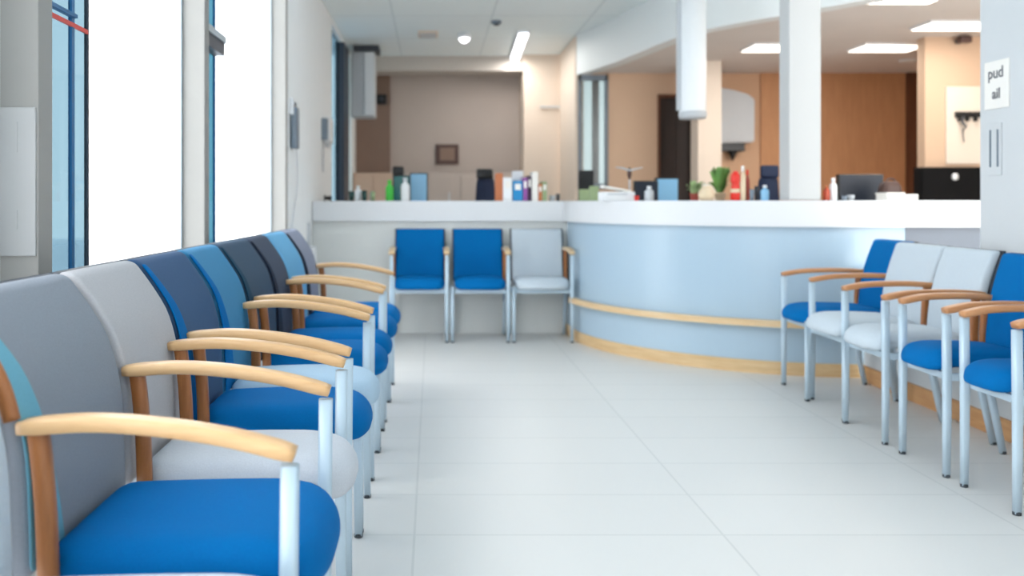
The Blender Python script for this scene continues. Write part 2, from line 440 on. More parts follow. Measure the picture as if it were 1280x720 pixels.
# ------------------------------------------------------------------ chairs
TALL = [(.40, -.405), (.52, -.408), (.625, -.415), (.724, -.440), (.79, -.478), (.85, -.522)]
LOW = [(.40, -.375), (.50, -.382), (.60, -.397), (.70, -.425), (.80, -.462)]
def make_chair(loc, rz, w, arms, seatm, backm, armm, label, cat='chair', group=None, back=None, tall=True, shadem=None, sides=None, armz=0., depth=1., stile=False):
    """local +x is the front; w = spacing of the legs; arms = set of sides (-1, 1) carrying an armrest"""
    prof = [(z, x*depth) for z, x in (TALL if tall else LOW)]
    topz = .855 if tall else .80
    t = empty('waiting_room_chair', loc, rz, label, cat, group)
    yl = w/2-.018; ld = min(depth, 1 if tall else .96)
    # seat
    x0, x1 = (-.404 if tall else -.374)*depth, .052
    hx, hy = (x1-x0)/2, w/2-.038
    sh, sc_ = (.043, .417) if tall else (.036, .423)
    def sw(x, y, z):
        u = (x-x0)/(x1-x0); v = y/hy
        z += .012*(1-v*v)*math.sin(PI*min(1, max(0, u))) - .022*max(0, (u-.72)/.28)**2 - .006*(1-u)
        if u > .5: x -= .045*abs(v)**3*(u-.5)*2
        y *= 1+.03*u
        return (x*U, y*U, z*U)
    obj('seat', rbox(BM(), hx, hy, sh, sh-.006, (20, 18, 8), sw, ((x0+x1)/2, 0, sc_), rr=(.05, .045, sh-.006)), seatm, t, True)
    # back
    b0, b1 = back or (-w/2+.03, w/2-.03)
    hy2, yc, hz, zc = (b1-b0)/2, (b0+b1)/2, (topz-.412)/2, (topz+.412)/2
    th = .021
    def bw(x, y, z):
        fx = interp(prof, z); v = (y-yc)/hy2
        return ((fx-th+x + .004*v*v)*U, y*U, z*U)
    bk = obj('backrest', rbox(BM(), th, hy2-.005, hz, .02, (6, 20, 26), bw, (0, yc, zc), rr=(.018, .014, .014)), backm, t, True)
    def shw(x, y, z):
        fx = interp(prof, z); v = (y-yc)/hy2
        return ((fx-2*th-.003+x + .004*v*v)*U, y*U, z*U)
    obj('back_shell', rbox(BM(), .008, hy2+.005, hz+.002, .006, (6, 12, 20), shw, (0, yc, zc-.002), rr=(.006, .006, .006)), M['shell'], t, True)
    if shadem:  # light and shade along the back's edge, put into a coloured strip
        s = sides or -1
        def pw(x, y, z):
            q = (topz-z)/(topz-.425)
            v0 = y-(yc+s*hy2)
            y = yc+s*hy2 + v0*(.25+1.2*q)
            fx = interp(prof, z); v = (y-yc)/hy2
            return ((fx+x*.3+.0015 + .004*v*v)*U, y*U, z*U)
        obj('side_shade', rbox(BM(), .010, .046, hz-.012, .009, (6, 8, 24), pw, (-.002, yc+s*(hy2-.048), zc), rr=(.009, .008, .02)), shadem, bk, True)
    # frame under the seat
    b = BM()
    for s in (-1, 1): box(b, -.37*depth*U, -.006*U, (s*yl-.009)*U, (s*yl+.009)*U, .352*U, .378*U)
    box(b, -.03*U, -.012*U, -yl*U, yl*U, .35*U, .374*U); box(b, -.33*depth*U, -.31*depth*U, -yl*U, yl*U, .35*U, .374*U)
    obj('seat_frame', b, M['metal'], t)
    for s in (-1, 1):
        y = s*yl
        top = (.592+armz) if s in arms else .378
        lg = obj('leg', sweep(BM(), [(0.0, y*U, .006), (-.002*U, y*U, .2*U), (-.002*U, y*U, .4*U), (0, y*U, top*U)][:4], .027*U, .029*U, Vector((0, 1, 0)), 16, 3.6, lambda q: (.8+.2*min(1, q*2), .8+.2*min(1, q*2))), M['metal'], t, True)
        obj('foot_cap', lathe([(.013, 0), (.0145, .002), (.0145, .012), (.012, .014)], 14, (0, y*U, 0)), M['foot'], lg, True)
        rl = obj('leg', sweep(BM(), [(-.465*ld*U, y*U, .006), (-.43*ld*U, y*U, .15*U), (-.375*depth*U, y*U, .37*U)], .022*U, .028*U, Vector((0, 1, 0)), 12, 2.6), M['metal'], t, True)
        obj('foot_cap', lathe([(.013, 0), (.0145, .002), (.0145, .012), (.012, .014)], 14, (-.465*ld*U, y*U, 0)), M['foot'], rl, True)
        if s in arms:
            a = armz+.003
            AP = (.648, .655, .648, .631, .606) if tall else (.618, .625, .625, .620, .603)
            pts = spline([(-.418*depth, 0, AP[0]+a), (-.31*depth, 0, AP[1]+a), (-.20*depth, 0, AP[2]+a), (-.09*depth, 0, AP[3]+a), (.008, 0, AP[4]+a)], 22)
            yy = s*yl
            obj('armrest', sweep(BM(), [((p.x)*U, yy*U, p.z*U) for p in pts], (.044*U), .025*U, Vector((0, 1, 0)), 16, 5.0,
                lambda q: ((.86+.14*min(1, min(q, 1-q)*12)), (.80+.2*min(1, min(q, 1-q)*14)))), armm, t, True)
            fx = interp(prof, .74)
            p2 = [(-.375*depth, 0, .385), (-.378*depth, 0, .50), (-.385*depth, 0, .59+a), (-.392*depth, 0, AP[0]-.004+a)]
            obj('rear_post', sweep(BM(), [(p.x*U, yy*U, p.z*U) for p in spline(p2, 14)], .026*U, .030*U, Vector((0, 1, 0)), 12, 4), M['post'], t, True)
            if stile: p3 = [(interp(prof, z)+.006, 0, z) for z in (.665+a, .71+a, .75+a, .785 if tall else .74)]
            if stile: obj('back_stile', sweep(BM(), [(p.x*U, (s*(max(abs(yy), hy2+.012)))*U, p.z*U) for p in spline(p3, 10)], .014*U, .026*U, Vector((0, 1, 0)), 10, 4), M['post'], t, True)
    return t

# left row: (leg from, leg to, back from, back to) in shares of U along the room
XL = -.222*U
G1 = 'row of joined chairs under the tall windows'
left = [
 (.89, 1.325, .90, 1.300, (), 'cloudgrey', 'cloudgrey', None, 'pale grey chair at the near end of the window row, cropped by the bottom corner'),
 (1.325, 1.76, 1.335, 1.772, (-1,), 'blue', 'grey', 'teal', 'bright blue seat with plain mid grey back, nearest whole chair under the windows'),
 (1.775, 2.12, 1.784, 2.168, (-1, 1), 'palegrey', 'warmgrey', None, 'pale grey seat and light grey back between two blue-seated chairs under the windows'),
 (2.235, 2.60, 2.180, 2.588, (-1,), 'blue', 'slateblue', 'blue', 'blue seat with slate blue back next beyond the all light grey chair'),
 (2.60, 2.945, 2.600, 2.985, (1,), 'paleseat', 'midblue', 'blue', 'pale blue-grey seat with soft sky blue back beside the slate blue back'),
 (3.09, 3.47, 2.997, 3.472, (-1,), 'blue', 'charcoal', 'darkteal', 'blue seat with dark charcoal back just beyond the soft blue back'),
 (3.47, 3.80, 3.484, 3.862, (1,), 'blue', 'graphite', 'inky', 'blue seat with graphite back and painted edge shade beyond the charcoal back'),
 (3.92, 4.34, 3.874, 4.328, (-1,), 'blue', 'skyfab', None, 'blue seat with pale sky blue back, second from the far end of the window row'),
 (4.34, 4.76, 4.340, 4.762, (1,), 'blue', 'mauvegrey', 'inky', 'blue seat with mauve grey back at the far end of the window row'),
]
for y0, y1, b0, b1, arms, sm, bm_, sd, lab in left:
    yc = (y0+y1)/2
    make_chair((XL, yc*U, 0), 0, y1-y0, arms, M[sm], M[bm_], M['arm'], lab, group=G1, back=(b0-yc, b1-yc), shadem=M[sd] if sd else None, stile=(sd == 'teal'))
# right row faces the windows
G2 = 'row of chairs along the right wall'
right = [
 (4.37, 4.758, 1.925, (-1, 1, 1.07), 'blue', 'blue', 'blue chair against the curved counter, far end of the row beside the right wall'),
 (3.935, 4.365, 1.885, (1,), 'cloudgrey', 'cloudgrey', 'pale grey chair next to the far blue chair by the right wall'),
 (3.55, 3.93, 1.868, (1,), 'cloudgrey', 'cloudgrey', 'pale grey chair right behind the separate blue pair by the right wall'),
 (3.125, 3.455, 1.868, (-1, 1, .86), 'blue', 'blue', 'blue chair below the wall notice, between a pale grey chair and the nearest blue one'),
 (2.745, 3.055, 1.868, (-1, 1, .86), 'blue', 'blue', 'nearest blue chair on the right, cropped by the edge of the photo'),
]
for y0, y1, xl, arms, sm, bm_, lab in right:
    yc = (y0+y1)/2; w = y1-y0
    make_chair((xl*U, yc*U, 0), PI, w, arms, M[sm], M[bm_], M['armr'], lab, group=G2, tall=False, depth=(arms[2] if len(arms) > 2 else .97), back=(-w/2+.012, w/2-.012))
# back row faces the camera
G3 = 'three chairs against the counter front'
YR = 6.90
backrow = [(-.312, .118, (-1, 1), 'blue', 'blue', 'left blue chair of the three standing against the counter front'),
           (.122, .556, (1,), 'blue', 'blue', 'middle blue chair against the counter front, next to the pale grey chair'),
           (.560, 1.012, (1,), 'cloudgrey', 'cloudgrey', 'pale grey chair against the counter front, where the counter starts to curve')]
for x0, x1, arms, sm, bm_, lab in backrow:
    xc = (x0+x1)/2
    make_chair((xc*U, YR, 0), -PI/2, x1-x0, arms, M[sm], M[bm_], M['rail'], lab, group=G3, tall=False, armz=.03, depth=.84)

# ------------------------------------------------------------------ things on walls and ceiling
def one(name, bm, m, label, cat, group=None, smooth=False):
    o = obj(name, bm, m, None, smooth); return tag(o, label, cat, group)

# near pier: pale sheet
b = bx(XW+.002, XI-.004, 2.248, 2.256, .98, 1.368, bev=.003)
box(b, XW+.045, XW+.05, 2.246, 2.25, 1.25, 1.33); box(b, XW+.045, XW+.05, 2.246, 2.25, 1.05, 1.10)
one('wall_panel', b, M['sheetgrey'], 'pale plastic panel fixed low on the grey pier before the first window', 'panel')
# telephone on the left wall
def Ypx(px, xx=XI): return F*xx/(px-541)
t = empty('wall_telephone', (XI, Ypx(364), 1.65), 0, 'grey handset in a cradle on the white wall beyond the windows', 'telephone')
obj('cradle', bx(0, .03, -.10, .10, .10, .22, bev=.006), M['white'], t)
obj('handset', box(bx(.006, .05, -.07, .07, -.14, .16, bev=.012), .004, .03, -.05, .05, .16, .20, bev=.006), M['devgrey'], t)
cb = sweep(BM(), spline([(.03, .04, -.14), (.03, .09, -.3), (.03, .05, -.46), (.02, -.02, -.60), (.015, -.08, -.72)], 20), .008, .008, Vector((0, 1, 0)), 8, 2)
obj('cord', cb, M['lightgrey'], t, True)
t = empty('hand_dispenser', (XI-.001, 8.15, 1.12), 0, 'small grey and white dispenser on the wall just past the counter end', 'dispenser')
obj('body', bx(0, .07, -.10, .20, .56, .80, bev=.012), M['white'], t)
obj('side_cover', bx(0, .055, -.16, -.10, .58, .78, bev=.008), M['devgrey'], t)
obj('nozzle', bx(.02, .05, -.02, .04, .52, .56, bev=.004), M['lightgrey'], t)
obj('drip_tube', sweep(BM(), spline([(.02, -.13, .58), (.015, -.15, .42), (.012, -.12, .28)], 8), .012, .012, Vector((0, 1, 0)), 8, 2), M['lightgrey'], t, True)
t = empty('door_buffer', (XI, 8.2, 1.16), 0, 'tiny black knob on the wall just above the counter end', 'knob')
obj('knob', sweep(BM(), [(0, 0, 0), (.03, 0, 0), (.07, 0, 0)], .05, .05, Vector((0, 1, 0)), 14, 2, lambda q: (.5+.5*q, .5+.5*q)), M['black'], t, True)
obj('plate', bx(0, .008, -.035, .035, -.03, .03, bev=.003), M['darkgrey'], t)
t = empty('socket_box', (XI, 7.1, 0), 0, 'small white box on the wall beneath the counter end', 'box')
obj('housing', bx(0, .07, -.10, .10, .62, .76, bev=.01), M['white'], t)
obj('conduit', bx(0, .02, -.015, .015, .76, .95), M['lightgrey'], t)

# notice and switches on the right wall
t = empty('wall_notice', (2.706, 4.14, 1.685), 0, 'white notice with two rows of dark letters on the right wall', 'sign')
obj('board', bx(-.006, 0, -.09, .09, -.115, .115, bev=.002), M['paper'], t)
def text(s, size, loc, parent, m, rot=(PI/2, 0, -PI/2)):
    cu = bpy.data.curves.new('lettering', 'FONT'); cu.body = s; cu.size = size; cu.extrude = .0006; cu.offset = .0012
    cu.align_x = 'CENTER'; cu.align_y = 'CENTER'
    tmp = bpy.data.objects.new('lettering_curve', cu); C.objects.link(tmp)
    bpy.context.view_layer.update()
    me = bpy.data.meshes.new_from_object(tmp.evaluated_get(bpy.context.evaluated_depsgraph_get())); bpy.data.objects.remove(tmp)
    me.materials.clear(); me.materials.append(m)
    o = bpy.data.objects.new('lettering', me); C.objects.link(o); o.parent = parent
    o.location = loc; o.rotation_euler = rot; return o
text('pud', .076, (-.007, .004, .055), t, M['text']); text('ail', .070, (-.007, .0, -.045), t, M['text'])
t = empty('switch_plate', (2.706, 4.155, 1.38), 0, 'slim white switch plate with two upright grey bars below the notice', 'switch')
obj('plate', bx(-.006, 0, -.05, .05, -.13, .12, bev=.002), M['wallr'], t)
for y in (-.028, .026): obj('bar', bx(-.012, -.006, y-.004, y+.004, -.09, .09, bev=.002), M['devgrey'], t)

# ceiling fittings
def strip_lamp():
    ya, yb = 1.88*F/(253-38), 1.88*F/(253-77)
    t = empty('strip_light', ((X(655, ya)+X(641, yb))/2, (ya+yb)/2, 3.0), 0, 'long glowing white strip light on the hall ceiling', 'ceiling light')
    dx, dy = X(641, yb)-X(655, ya), yb-ya
    b = BM(); L = math.hypot(dx, dy); box(b, -.065, .065, -L/2, L/2, -.03, 0, bev=.004)
    h = obj('housing', b, M['white'], t); b = bx(-.05, .05, -L/2+.02, L/2-.02, -.045, -.03, bev=.004)
    d_ = obj('diffuser', b, M['lampc'], t); t.rotation_euler[2] = -math.atan2(dx, dy)
strip_lamp()
t = empty('spotlight', (X(580, 9.7), 9.6, 3.0), 0, 'small round glowing spotlight on the hall ceiling', 'ceiling light')
obj('housing', lathe([(.07, 0), (.075, -.04), (.07, -.06)], 20), M['white'], t, True)
obj('lens', lathe([(.06, -.058), (.06, -.07), (.03, -.10), (.005, -.11)], 20), M['lampc'], t, True)
t = empty('ceiling_vent', (X(535, 9.6), 9.6, 3.0), 0, 'oblong cream air vent on the hall ceiling left of the spotlight', 'vent')
obj('frame', bx(-.11, .11, -.16, .16, -.025, 0, bev=.008), M['cream'], t)
b = BM()
for k in range(5): box(b, -.09, .09, -.13+k*.06, -.105+k*.06, -.03, -.022)
obj('grille', b, M['lightgrey'], t)
t = empty('smoke_detector', (X(620, 9.0), 8.95, 3.0), 0, 'small grey smoke detector on the hall ceiling above the strip light', 'smoke detector')
obj('base', lathe([(.05, 0), (.055, -.02), (.045, -.03)], 20), M['devgrey'], t, True)
obj('sensor', lathe([(.03, -.03), (.028, -.045), (.01, -.05)], 16), M['darkgrey'], t, True)
def panel(x0, x1, y0, y1, lab):
    t = empty('ceiling_light_panel', ((x0+x1)/2, (y0+y1)/2, 2.58), 0, lab, 'ceiling light', 'panel lights over the reception')
    a, c = (x1-x0)/2, (y1-y0)/2
    obj('frame', bx(-a-.012, a+.012, -c-.012, c+.012, -.02, 0, bev=.003), M['white'], t)
    obj('diffuser', bx(-a, a, -c, c, -.028, -.02, bev=.003), M['lampw'], t)
panel(2.95, 3.45, 7.92, 8.25, 'glowing ceiling panel partly behind the white counter post')
panel(3.97, 4.52, 7.92, 8.25, 'glowing ceiling panel in front of the brown wood wall')
panel(4.00, 4.62, 6.93, 7.22, 'glowing ceiling panel beside the white right wall, over the black screen')
panel(3.10, 3.58, 6.13, 6.25, 'glowing ceiling panel cut by the top edge of the photo')
t = empty('ceiling_speaker', (X(1125, 9.0), 8.85, 2.58), 0, 'round pale ceiling speaker near the brown wood wall', 'speaker')
obj('rim', lathe([(.09, 0), (.09, -.012), (.075, -.02)], 20), M['white'], t, True); obj('grille', lathe([(.072, -.01), (.06, -.022), (.01, -.026)], 20), M['paper'], t, True)

# hanging white cylinder in front of the bulkhead
t = empty('pendant_cylinder', (1.985, 6.6, 3.0), 0, 'big white hanging cylinder in front of the curved bulkhead', 'pendant')
zb = Z(148, 6.6)-3.0
obj('tube', lathe([(.100, 0), (.100, zb+.02), (.094, zb)], 32), M['white'], t, True)
obj('side_track', bx(-.118, -.088, -.03, .03, zb+.06, 0, bev=.003), M['lightgrey'], t)
obj('end_ring', lathe([(.103, zb+.05), (.105, zb+.04), (.105, zb+.02), (.098, zb-.003), (.02, zb-.004)], 32), M['lightgrey'], t, True)

# tall hanging unit at left behind the counter
t = empty('hanging_duct', (-.835, 10.5, 0), 0, 'tall white box hanging from the ceiling by the far left window', 'duct')
obj('casing', bx(-.145, .14, -.15, .15, Z(146, 10.35), 2.93, bev=.02), M['lightgrey'], t)
obj('front_cover', bx(.02, .13, -.165, -.148, Z(144, 10.35), 2.92, bev=.006), M['white'], t)
obj('mounting_plate', bx(-.12, .19, -.18, .17, 2.93, 3.0, bev=.004), M['darkgrey'], t)
# devices on the far walls
t = empty('wall_camera', (X(478, 11.5), 11.55, 2.49), 0, 'small black camera on the brown far wall', 'camera')
obj('body', bx(-.08, .06, -.10, 0, -.065, .065, bev=.015), M['black'], t); obj('lens', sweep(BM(), [(-.01, -.10, 0), (-.01, -.13, 0)], .07, .07, Vector((1, 0, 0)), 14, 2), M['darkgrey'], t, True)
t = empty('wall_plaque', (X(559, 11.6), 11.6, Z(193, 11.6)), 0, 'dark brown square frame on the taupe far wall', 'frame')
obj('frame', bx(-.155, .155, -.03, 0, -.135, .135, bev=.006), M['bronze'], t)
obj('inset', bx(-.10, .10, -.036, -.028, -.085, .085, bev=.003), M['brownleft'], t)
t = empty('wall_rail', (X(700, 11), 11.0, Z(134, 11)), 0, 'thin grey handle rail on the cream far wall', 'rail')
obj('bar', bx(-.26, .17, -.05, -.03, -.012, .012, bev=.004), M['lightgrey'], t)
obj('grip', bx(.0, .17, -.056, -.024, -.03, .022, bev=.006), M['devgrey'], t)
for x in (-.22, .13): obj('bracket', bx(x-.01, x+.01, -.03, 0, -.01, .01), M['lightgrey'], t)
t = empty('low_cabinet', (-.32, 11.3, 0), 0, 'low tan cabinet along the far wall behind the counter', 'cabinet')
obj('body', bx(-.70, -.19, -.20, .20, 0, 1.50, bev=.005), M['tan2'], t)
for x in (-.69, -.44):
    dd = obj('door', bx(x, x+.24, -.215, -.20, .08, 1.46, bev=.004), M['tan2'], t); obj('handle', bx(x+.20, x+.21, -.23, -.215, 1.1, 1.25, bev=.002), M['lightgrey'], dd)
t = empty('taupe_cabinet', (.80, 11.3, 0), 0, 'low taupe cabinet below the dark frame on the far wall', 'cabinet')
obj('body', bx(-1.30, .34, -.20, .20, 0, 1.50, bev=.005), M['taupe'], t)
for x in (-1.28, -.88, -.44, -.02):
    dd = obj('door', bx(x, x+.34, -.215, -.20, .08, 1.46, bev=.004), M['taupe'], t); obj('handle', bx(x+.28, x+.30, -.23, -.215, 1.1, 1.25, bev=.002), M['lightgrey'], dd)

# white wall unit
t = empty('wall_heater', (3.33, YB, 2.06), 0, 'white wall unit with sloping top and black base right of the cream pillar', 'wall unit')
b = BM()
pr = [(-.255, -.29), (.235, -.27), (.24, .20), (.16, .265), (.0, .305), (-.16, .335), (-.255, .34)]
A = [b.verts.new((x, -.20, z)) for x, z in pr]; B_ = [b.verts.new((x, 0, z)) for x, z in pr]
b.faces.new(A); b.faces.new(B_)
for i in range(len(pr)): j = (i+1) % len(pr); b.faces.new((A[i], A[j], B_[j], B_[i]))
bmesh.ops.bevel(b, geom=list(b.edges), offset=.012, segments=2, affect='EDGES')
obj('casing', b, M['lightgrey'], t)
obj('base_tray', bx(-.22, .14, -.17, 0, -.37, -.285, bev=.006), M['black'], t)
obj('nozzle', lathe([(.01, -.47), (.03, -.42), (.055, -.37)], 14, (.03, -.09, 0)), M['black'], t, True)

# peach wall at right: board with coat hooks, camera
t = empty('hook_board', (4.62, 7.62, 0), 0, 'pale square board on the peach wall with a black hook rail', 'board')
x0 = X(1183, 7.6)-4.62
obj('board', bx(x0, .55, -.02, 0, Z(205, 7.6), Z(108, 7.6), bev=.004), M['cream'], t)
hk = obj('hook_rail', bx(X(1193, 7.6)-4.62, .5, -.045, -.02, Z(147, 7.6), Z(140, 7.6), bev=.004), M['black'], t)
for k in range(5):
    xx = X(1196, 7.6)-4.62+k*.07; obj('hook', bx(xx, xx+.014, -.07, -.03, Z(152, 7.6), Z(146, 7.6), bev=.003), M['black'], hk)
t = empty('hanging_strap', (X(1205, 7.56), 7.56, 0), 0, 'short dark strap hanging from the hook rail on the peach wall', 'strap')
obj('strap', sweep(BM(), spline([(0, 0, Z(146, 7.55)), (-.015, 0, Z(152, 7.55)), (.015, 0, Z(158, 7.55)), (-.01, 0, Z(164, 7.55)), (0, 0, Z(178, 7.55))], 20), .02, .006, Vector((1, 0, 0)), 8, 2.5, lambda q: (1.4-q, 1)), M['darkgrey'], t, True)
t = empty('dome_camera', (X(1207, 7.5), 7.55, Z(49, 7.5)), 0, 'small dark camera high on the peach wall', 'camera')
obj('bracket', bx(-.02, .02, 0, .07, -.02, .02, bev=.003), M['darkgrey'], t); obj('body', bx(-.05, .05, -.07, .0, -.03, .03, bev=.012), M['bronze'], t)

# ------------------------------------------------------------------ things on and behind the counter
LZ = 1.132
def ledge_xy(px, off=-.10):
    k = (px-541)/F
    if k < 0.148: Y = 7.40-off; return k*Y, Y
    a = 1+k*k; bq = -2*(2.83*k+7.2); c = 2.83**2+7.2**2-(1.68+off)**2; D = bq*bq-4*a*c
    if D > 0:
        Y = (-bq-math.sqrt(D))/(2*a)
        if k*Y < 2.83: return k*Y, Y
    Y = 5.52-off; return k*Y, Y
def spot(p0, p1, top, off=-.10):
    x, y = ledge_xy((p0+p1)/2, off); s = F/y
    return (x, y, LZ), (p1-p0)/s, max(.02, (250-top)/s)
def cup(p0, p1, top, m, lab, cat='cup', off=-.10, name='cup', group=None):
    loc, w, h = spot(p0, p1, top, off); r = w/2
    t = empty(name, loc, 0, lab, cat, group)
    obj('body', lathe([(r*.8, 0), (r, h), (r*.88, h), (r*.7, h*.2), (.001, h*.15)], 20), m, t, True)
    obj('rim', lathe([(r*.98, h*.97), (r*1.04, h*.985), (r*1.02, h*1.01), (r*.9, h)], 20), m, t, True)
    return t
def bottle(p0, p1, top, m, capm, lab, off=-.10, cat='bottle', group=None):
    loc, w, h = spot(p0, p1, top, off); r = w/2
    t = empty('bottle', loc, 0, lab, cat, group)
    obj('body', lathe([(r*.9, 0), (r, .01), (r, h*.62), (r*.9, h*.70), (r*.42, h*.80), (r*.4, h*.86)], 20), m, t, True)
    obj('cap', lathe([(r*.5, h*.84), (r*.5, h), (r*.42, h*1.01)], 16), capm, t, True)
    return t
def carton(p0, p1, top, m, lab, m2=None, off=-.10, cat='box', name='carton', rz=0, dep=.08, group=None):
    loc, w, h = spot(p0, p1, top, off)
    t = empty(name, loc, rz, lab, cat, group)
    obj('body', bx(-w/2, w/2, -dep/2, dep/2, 0, h, bev=min(.004, w*.1)), m, t)
    obj('flap', bx(-w/2*.98, w/2*.98, -dep/2*.98, dep/2*.2, h, h+.004), m2 or m, t)
    return t
def binder(p0, p1, top, m, lab, rz=0.):
    loc, w, h = spot(p0, p1, top)
    t = empty('ring_binder', loc, rz, lab, 'binder', 'binders and leaflets standing on the counter')
    obj('cover', bx(-w/2, w/2, -.09, .10, 0, h, bev=.003), m, t)
    obj('spine_label', bx(-w/2*.6, w/2*.6, -.092, -.0895, h*.55, h*.85), M['paper'], t)
    return t
def monitor(p0, p1, top, Y, face, lab, z=.752, tilt=0., back=True, low=225):
    """a screen on its stand, on the worktop behind the ledge"""
    x0, x1 = X(p0, Y), X(p1, Y); zt = Z(top, Y); w = x1-x0; h = min(max(w*.62, zt-1.09), zt-z-.08)
    t = empty('computer_monitor', ((x0+x1)/2, Y, z), tilt, lab, 'monitor')
    c = zt-z
    obj('casing', bx(-w/2, w/2, -.02, .03, c-h, c, bev=.006), M['black'], t)
    obj('screen', bx(-w/2+.012, w/2-.012, -.023, -.018, c-h+.02, c-.012), face, t)
    st = obj('stand', bx(-.025, .025, .0, .03, .015, c-h*.5, bev=.004), M['darkgrey'], t)
    obj('foot', bx(-.11, .11, -.08, .10, 0, .016, bev=.005), M['darkgrey'], t)
    return t
G4 = 'small items at the left of the counter'
cup(436, 443, 238, M['darkgreen'], 'dark green cup at the far left of the counter', group=G4)
bottle(443, 452, 231, M['white'], M['white'], 'white bottle between two dark green cups', group=G4)
cup(452, 459, 237, M['darkgreen'], 'dark green cup right of the little white bottle', group=G4, off=-.06)
cup(463, 469, 238, M['olive'], 'small olive brown cup left of the green bottle', group=G4)
bottle(482, 492, 224, M['green'], M['green'], 'bright green bottle beside the teal screen')
monitor(491, 513, 219, 7.95, M['tealscreen'], 'teal computer screen beside the bright green bottle')
monitor(512, 535, 216, 8.25, M['bluescreen'], 'pale blue computer screen right of the teal screen')
bottle(501, 512, 221, M['white'], M['lightgrey'], 'white bottle in front of the two left screens')
def office_chair(p0, p1, top, Y, m, lab, hr=True, hm=None):
    x0, x1 = X(p0, Y), X(p1, Y); zt = Z(top, Y); w = x1-x0
    t = empty('office_chair', ((x0+x1)/2, Y, 0), 0, lab, 'office chair')
    obj('backrest', rbox(BM(), w/2, .03, .26, .03, (12, 6, 16), lambda x, y, z: (x*(1-.18*((z-(zt-.33))/.26)), y+.12*(x/w)**2, z), (0, 0, zt-.33), rr=(.03, .025, .06)), m, t, True)
    if hr: obj('headrest', rbox(BM(), w*.40, .025, .05, .02, (8, 6, 6), None, (-w*.05, -.02, zt-.035)), hm or M['black'], t, True)
    obj('seat', rbox(BM(), .24, .22, .04, .03, (10, 10, 6), None, (0, -.20, .46)), m, t, True)
    obj('column', lathe([(.03, .10), (.03, .42)], 14, (0, -.2, 0)), M['darkgrey'], t, True)
    b = BM()
    for k in range(5):
        a = k*2*PI/5; sweep(b, [(0, -.2, .11), (.24*math.cos(a), -.2+.24*math.sin(a), .06)], .04, .03, Vector((0, 0, 1)), 8, 3)
    obj('star_base', b, M['darkgrey'], t)
    b = BM()
    for k in range(5):
        a = k*2*PI/5; bmesh.ops.create_uvsphere(b, u_segments=10, v_segments=8, radius=.03, matrix=Matrix.Translation((.24*math.cos(a), -.2+.24*math.sin(a), .03)))
    obj('caster', b, M['black'], t, True)
    return t
office_chair(490, 508, 210, 8.9, M['darkgrey'], 'dark office chair behind the teal screen')
office_chair(594, 620, 213, 8.6, M['navy'], 'navy office chair left of the ring binders')
carton(619, 628, 216, M['orange'], 'slim orange carton between the navy office chair and the leaflets', dep=.10)
for a in [(628, 639, 221, 'white', 'bluish white leaflet file at the left end of the upright row', .1),
          (640, 652, 225, 'bluecan', 'bright blue binder in the upright row on the counter', 0),
          (652.5, 658, 221, 'purple', 'thin purple binder in the upright row on the counter', .0),
          (658.5, 663, 219, 'maroon', 'dark plum binder beside the purple one', 0),
          (663.5, 671, 214, 'paper', 'tall white binder right of the dark plum one', 0),
          (671.5, 676, 229, 'orange', 'low orange-brown binder in the upright row', 0),
          (676.5, 682, 226, 'olive', 'olive green binder at the right end of the upright row', 0)]:
    binder(a[0], a[1], a[2], M[a[3]], a[4], 0)
carton(640, 654, 213, M['white'], 'tall white leaflet box behind the bright blue binder', off=-.235, dep=.03)
t = cup(686, 695, 243, M['lightgrey'], 'little grey cup on the counter before the cream wall')
cup(695, 700, 241, M['darkgrey'], 'dark grey cup beside the little grey cup')
# right of the bend
monitor(723, 742, 213, 7.7, M['black'], 'small black screen below the grey framed far window')
b = spot(724, 734, 236); 
carton(724, 736, 236, M['olive'], 'pale green carton at the bend of the counter', dep=.06, off=-.12)
carton(737, 748, 232, M['olive'], 'olive carton between the pale green carton and the white printer', dep=.05, off=-.12)
loc, w_, h_ = spot(750, 791, 232, -.03)
t = empty('printer', loc, .15, 'white printer with a sloping top on the counter bend', 'printer')
obj('body', bx(-w_/2, w_/2, -.06, .06, 0, h_*.62, bev=.006), M['white'], t)
b = BM(); sweep(b, [(-w_/2+.01, 0, h_*.98), (-w_/2+.05, 0, h_*.92), (w_/2-.02, 0, h_*.62)], .09, .02, Vector((0, 1, 0)), 8, 5); obj('lid', b, M['paper'], t)
obj('paper_slot', bx(-w_/2+.03, w_/2-.06, -.063, -.059, h_*.40, h_*.52), M['lightgrey'], t)
x, y = ledge_xy(787, -.20)
t = empty('desk_lamp', (x, y, LZ), 0, 'thin grey desk lamp with a wide flat head above the white printer', 'lamp')
s = F/y; obj('stem', lathe([(.006, 0), (.006, (250-212)/s)], 10), M['lightgrey'], t, True)
obj('joint', lathe([(.004, (250-224)/s), (.018, (250-218)/s), (.018, (250-213)/s), (.004, (250-208)/s)], 14), M['bronze'], t, True)
obj('head', sweep(BM(), spline([(-17/s, 0, 42/s), (-9/s, 0, 41/s), (0, 0, 38/s), (8/s, 0, 40/s), (16/s, 0, 41.5/s)], 14), .05, .014, Vector((0, 1, 0)), 10, 2.5, lambda q: (.5+2*q*(1-q), .5+2*q*(1-q))), M['lightgrey'], t, True)
obj('base', lathe([(.05, 0), (.05, .008), (.01, .014)], 20), M['lightgrey'], t, True)
monitor(792, 822, 226, 6.75, M['navyscreen'], 'dark blue-green screen left of the pale blue screen')
monitor(819, 848, 222, 7.0, M['bluescreen'], 'pale blue screen before the dark doorway')
cup(792.5, 799, 244, M['redplastic'], 'small crimson cup below the dark blue-green screen')
bottle(806, 817, 232, M['lightgrey'], M['white'], 'grey bottle with white cap before the dark blue-green screen')
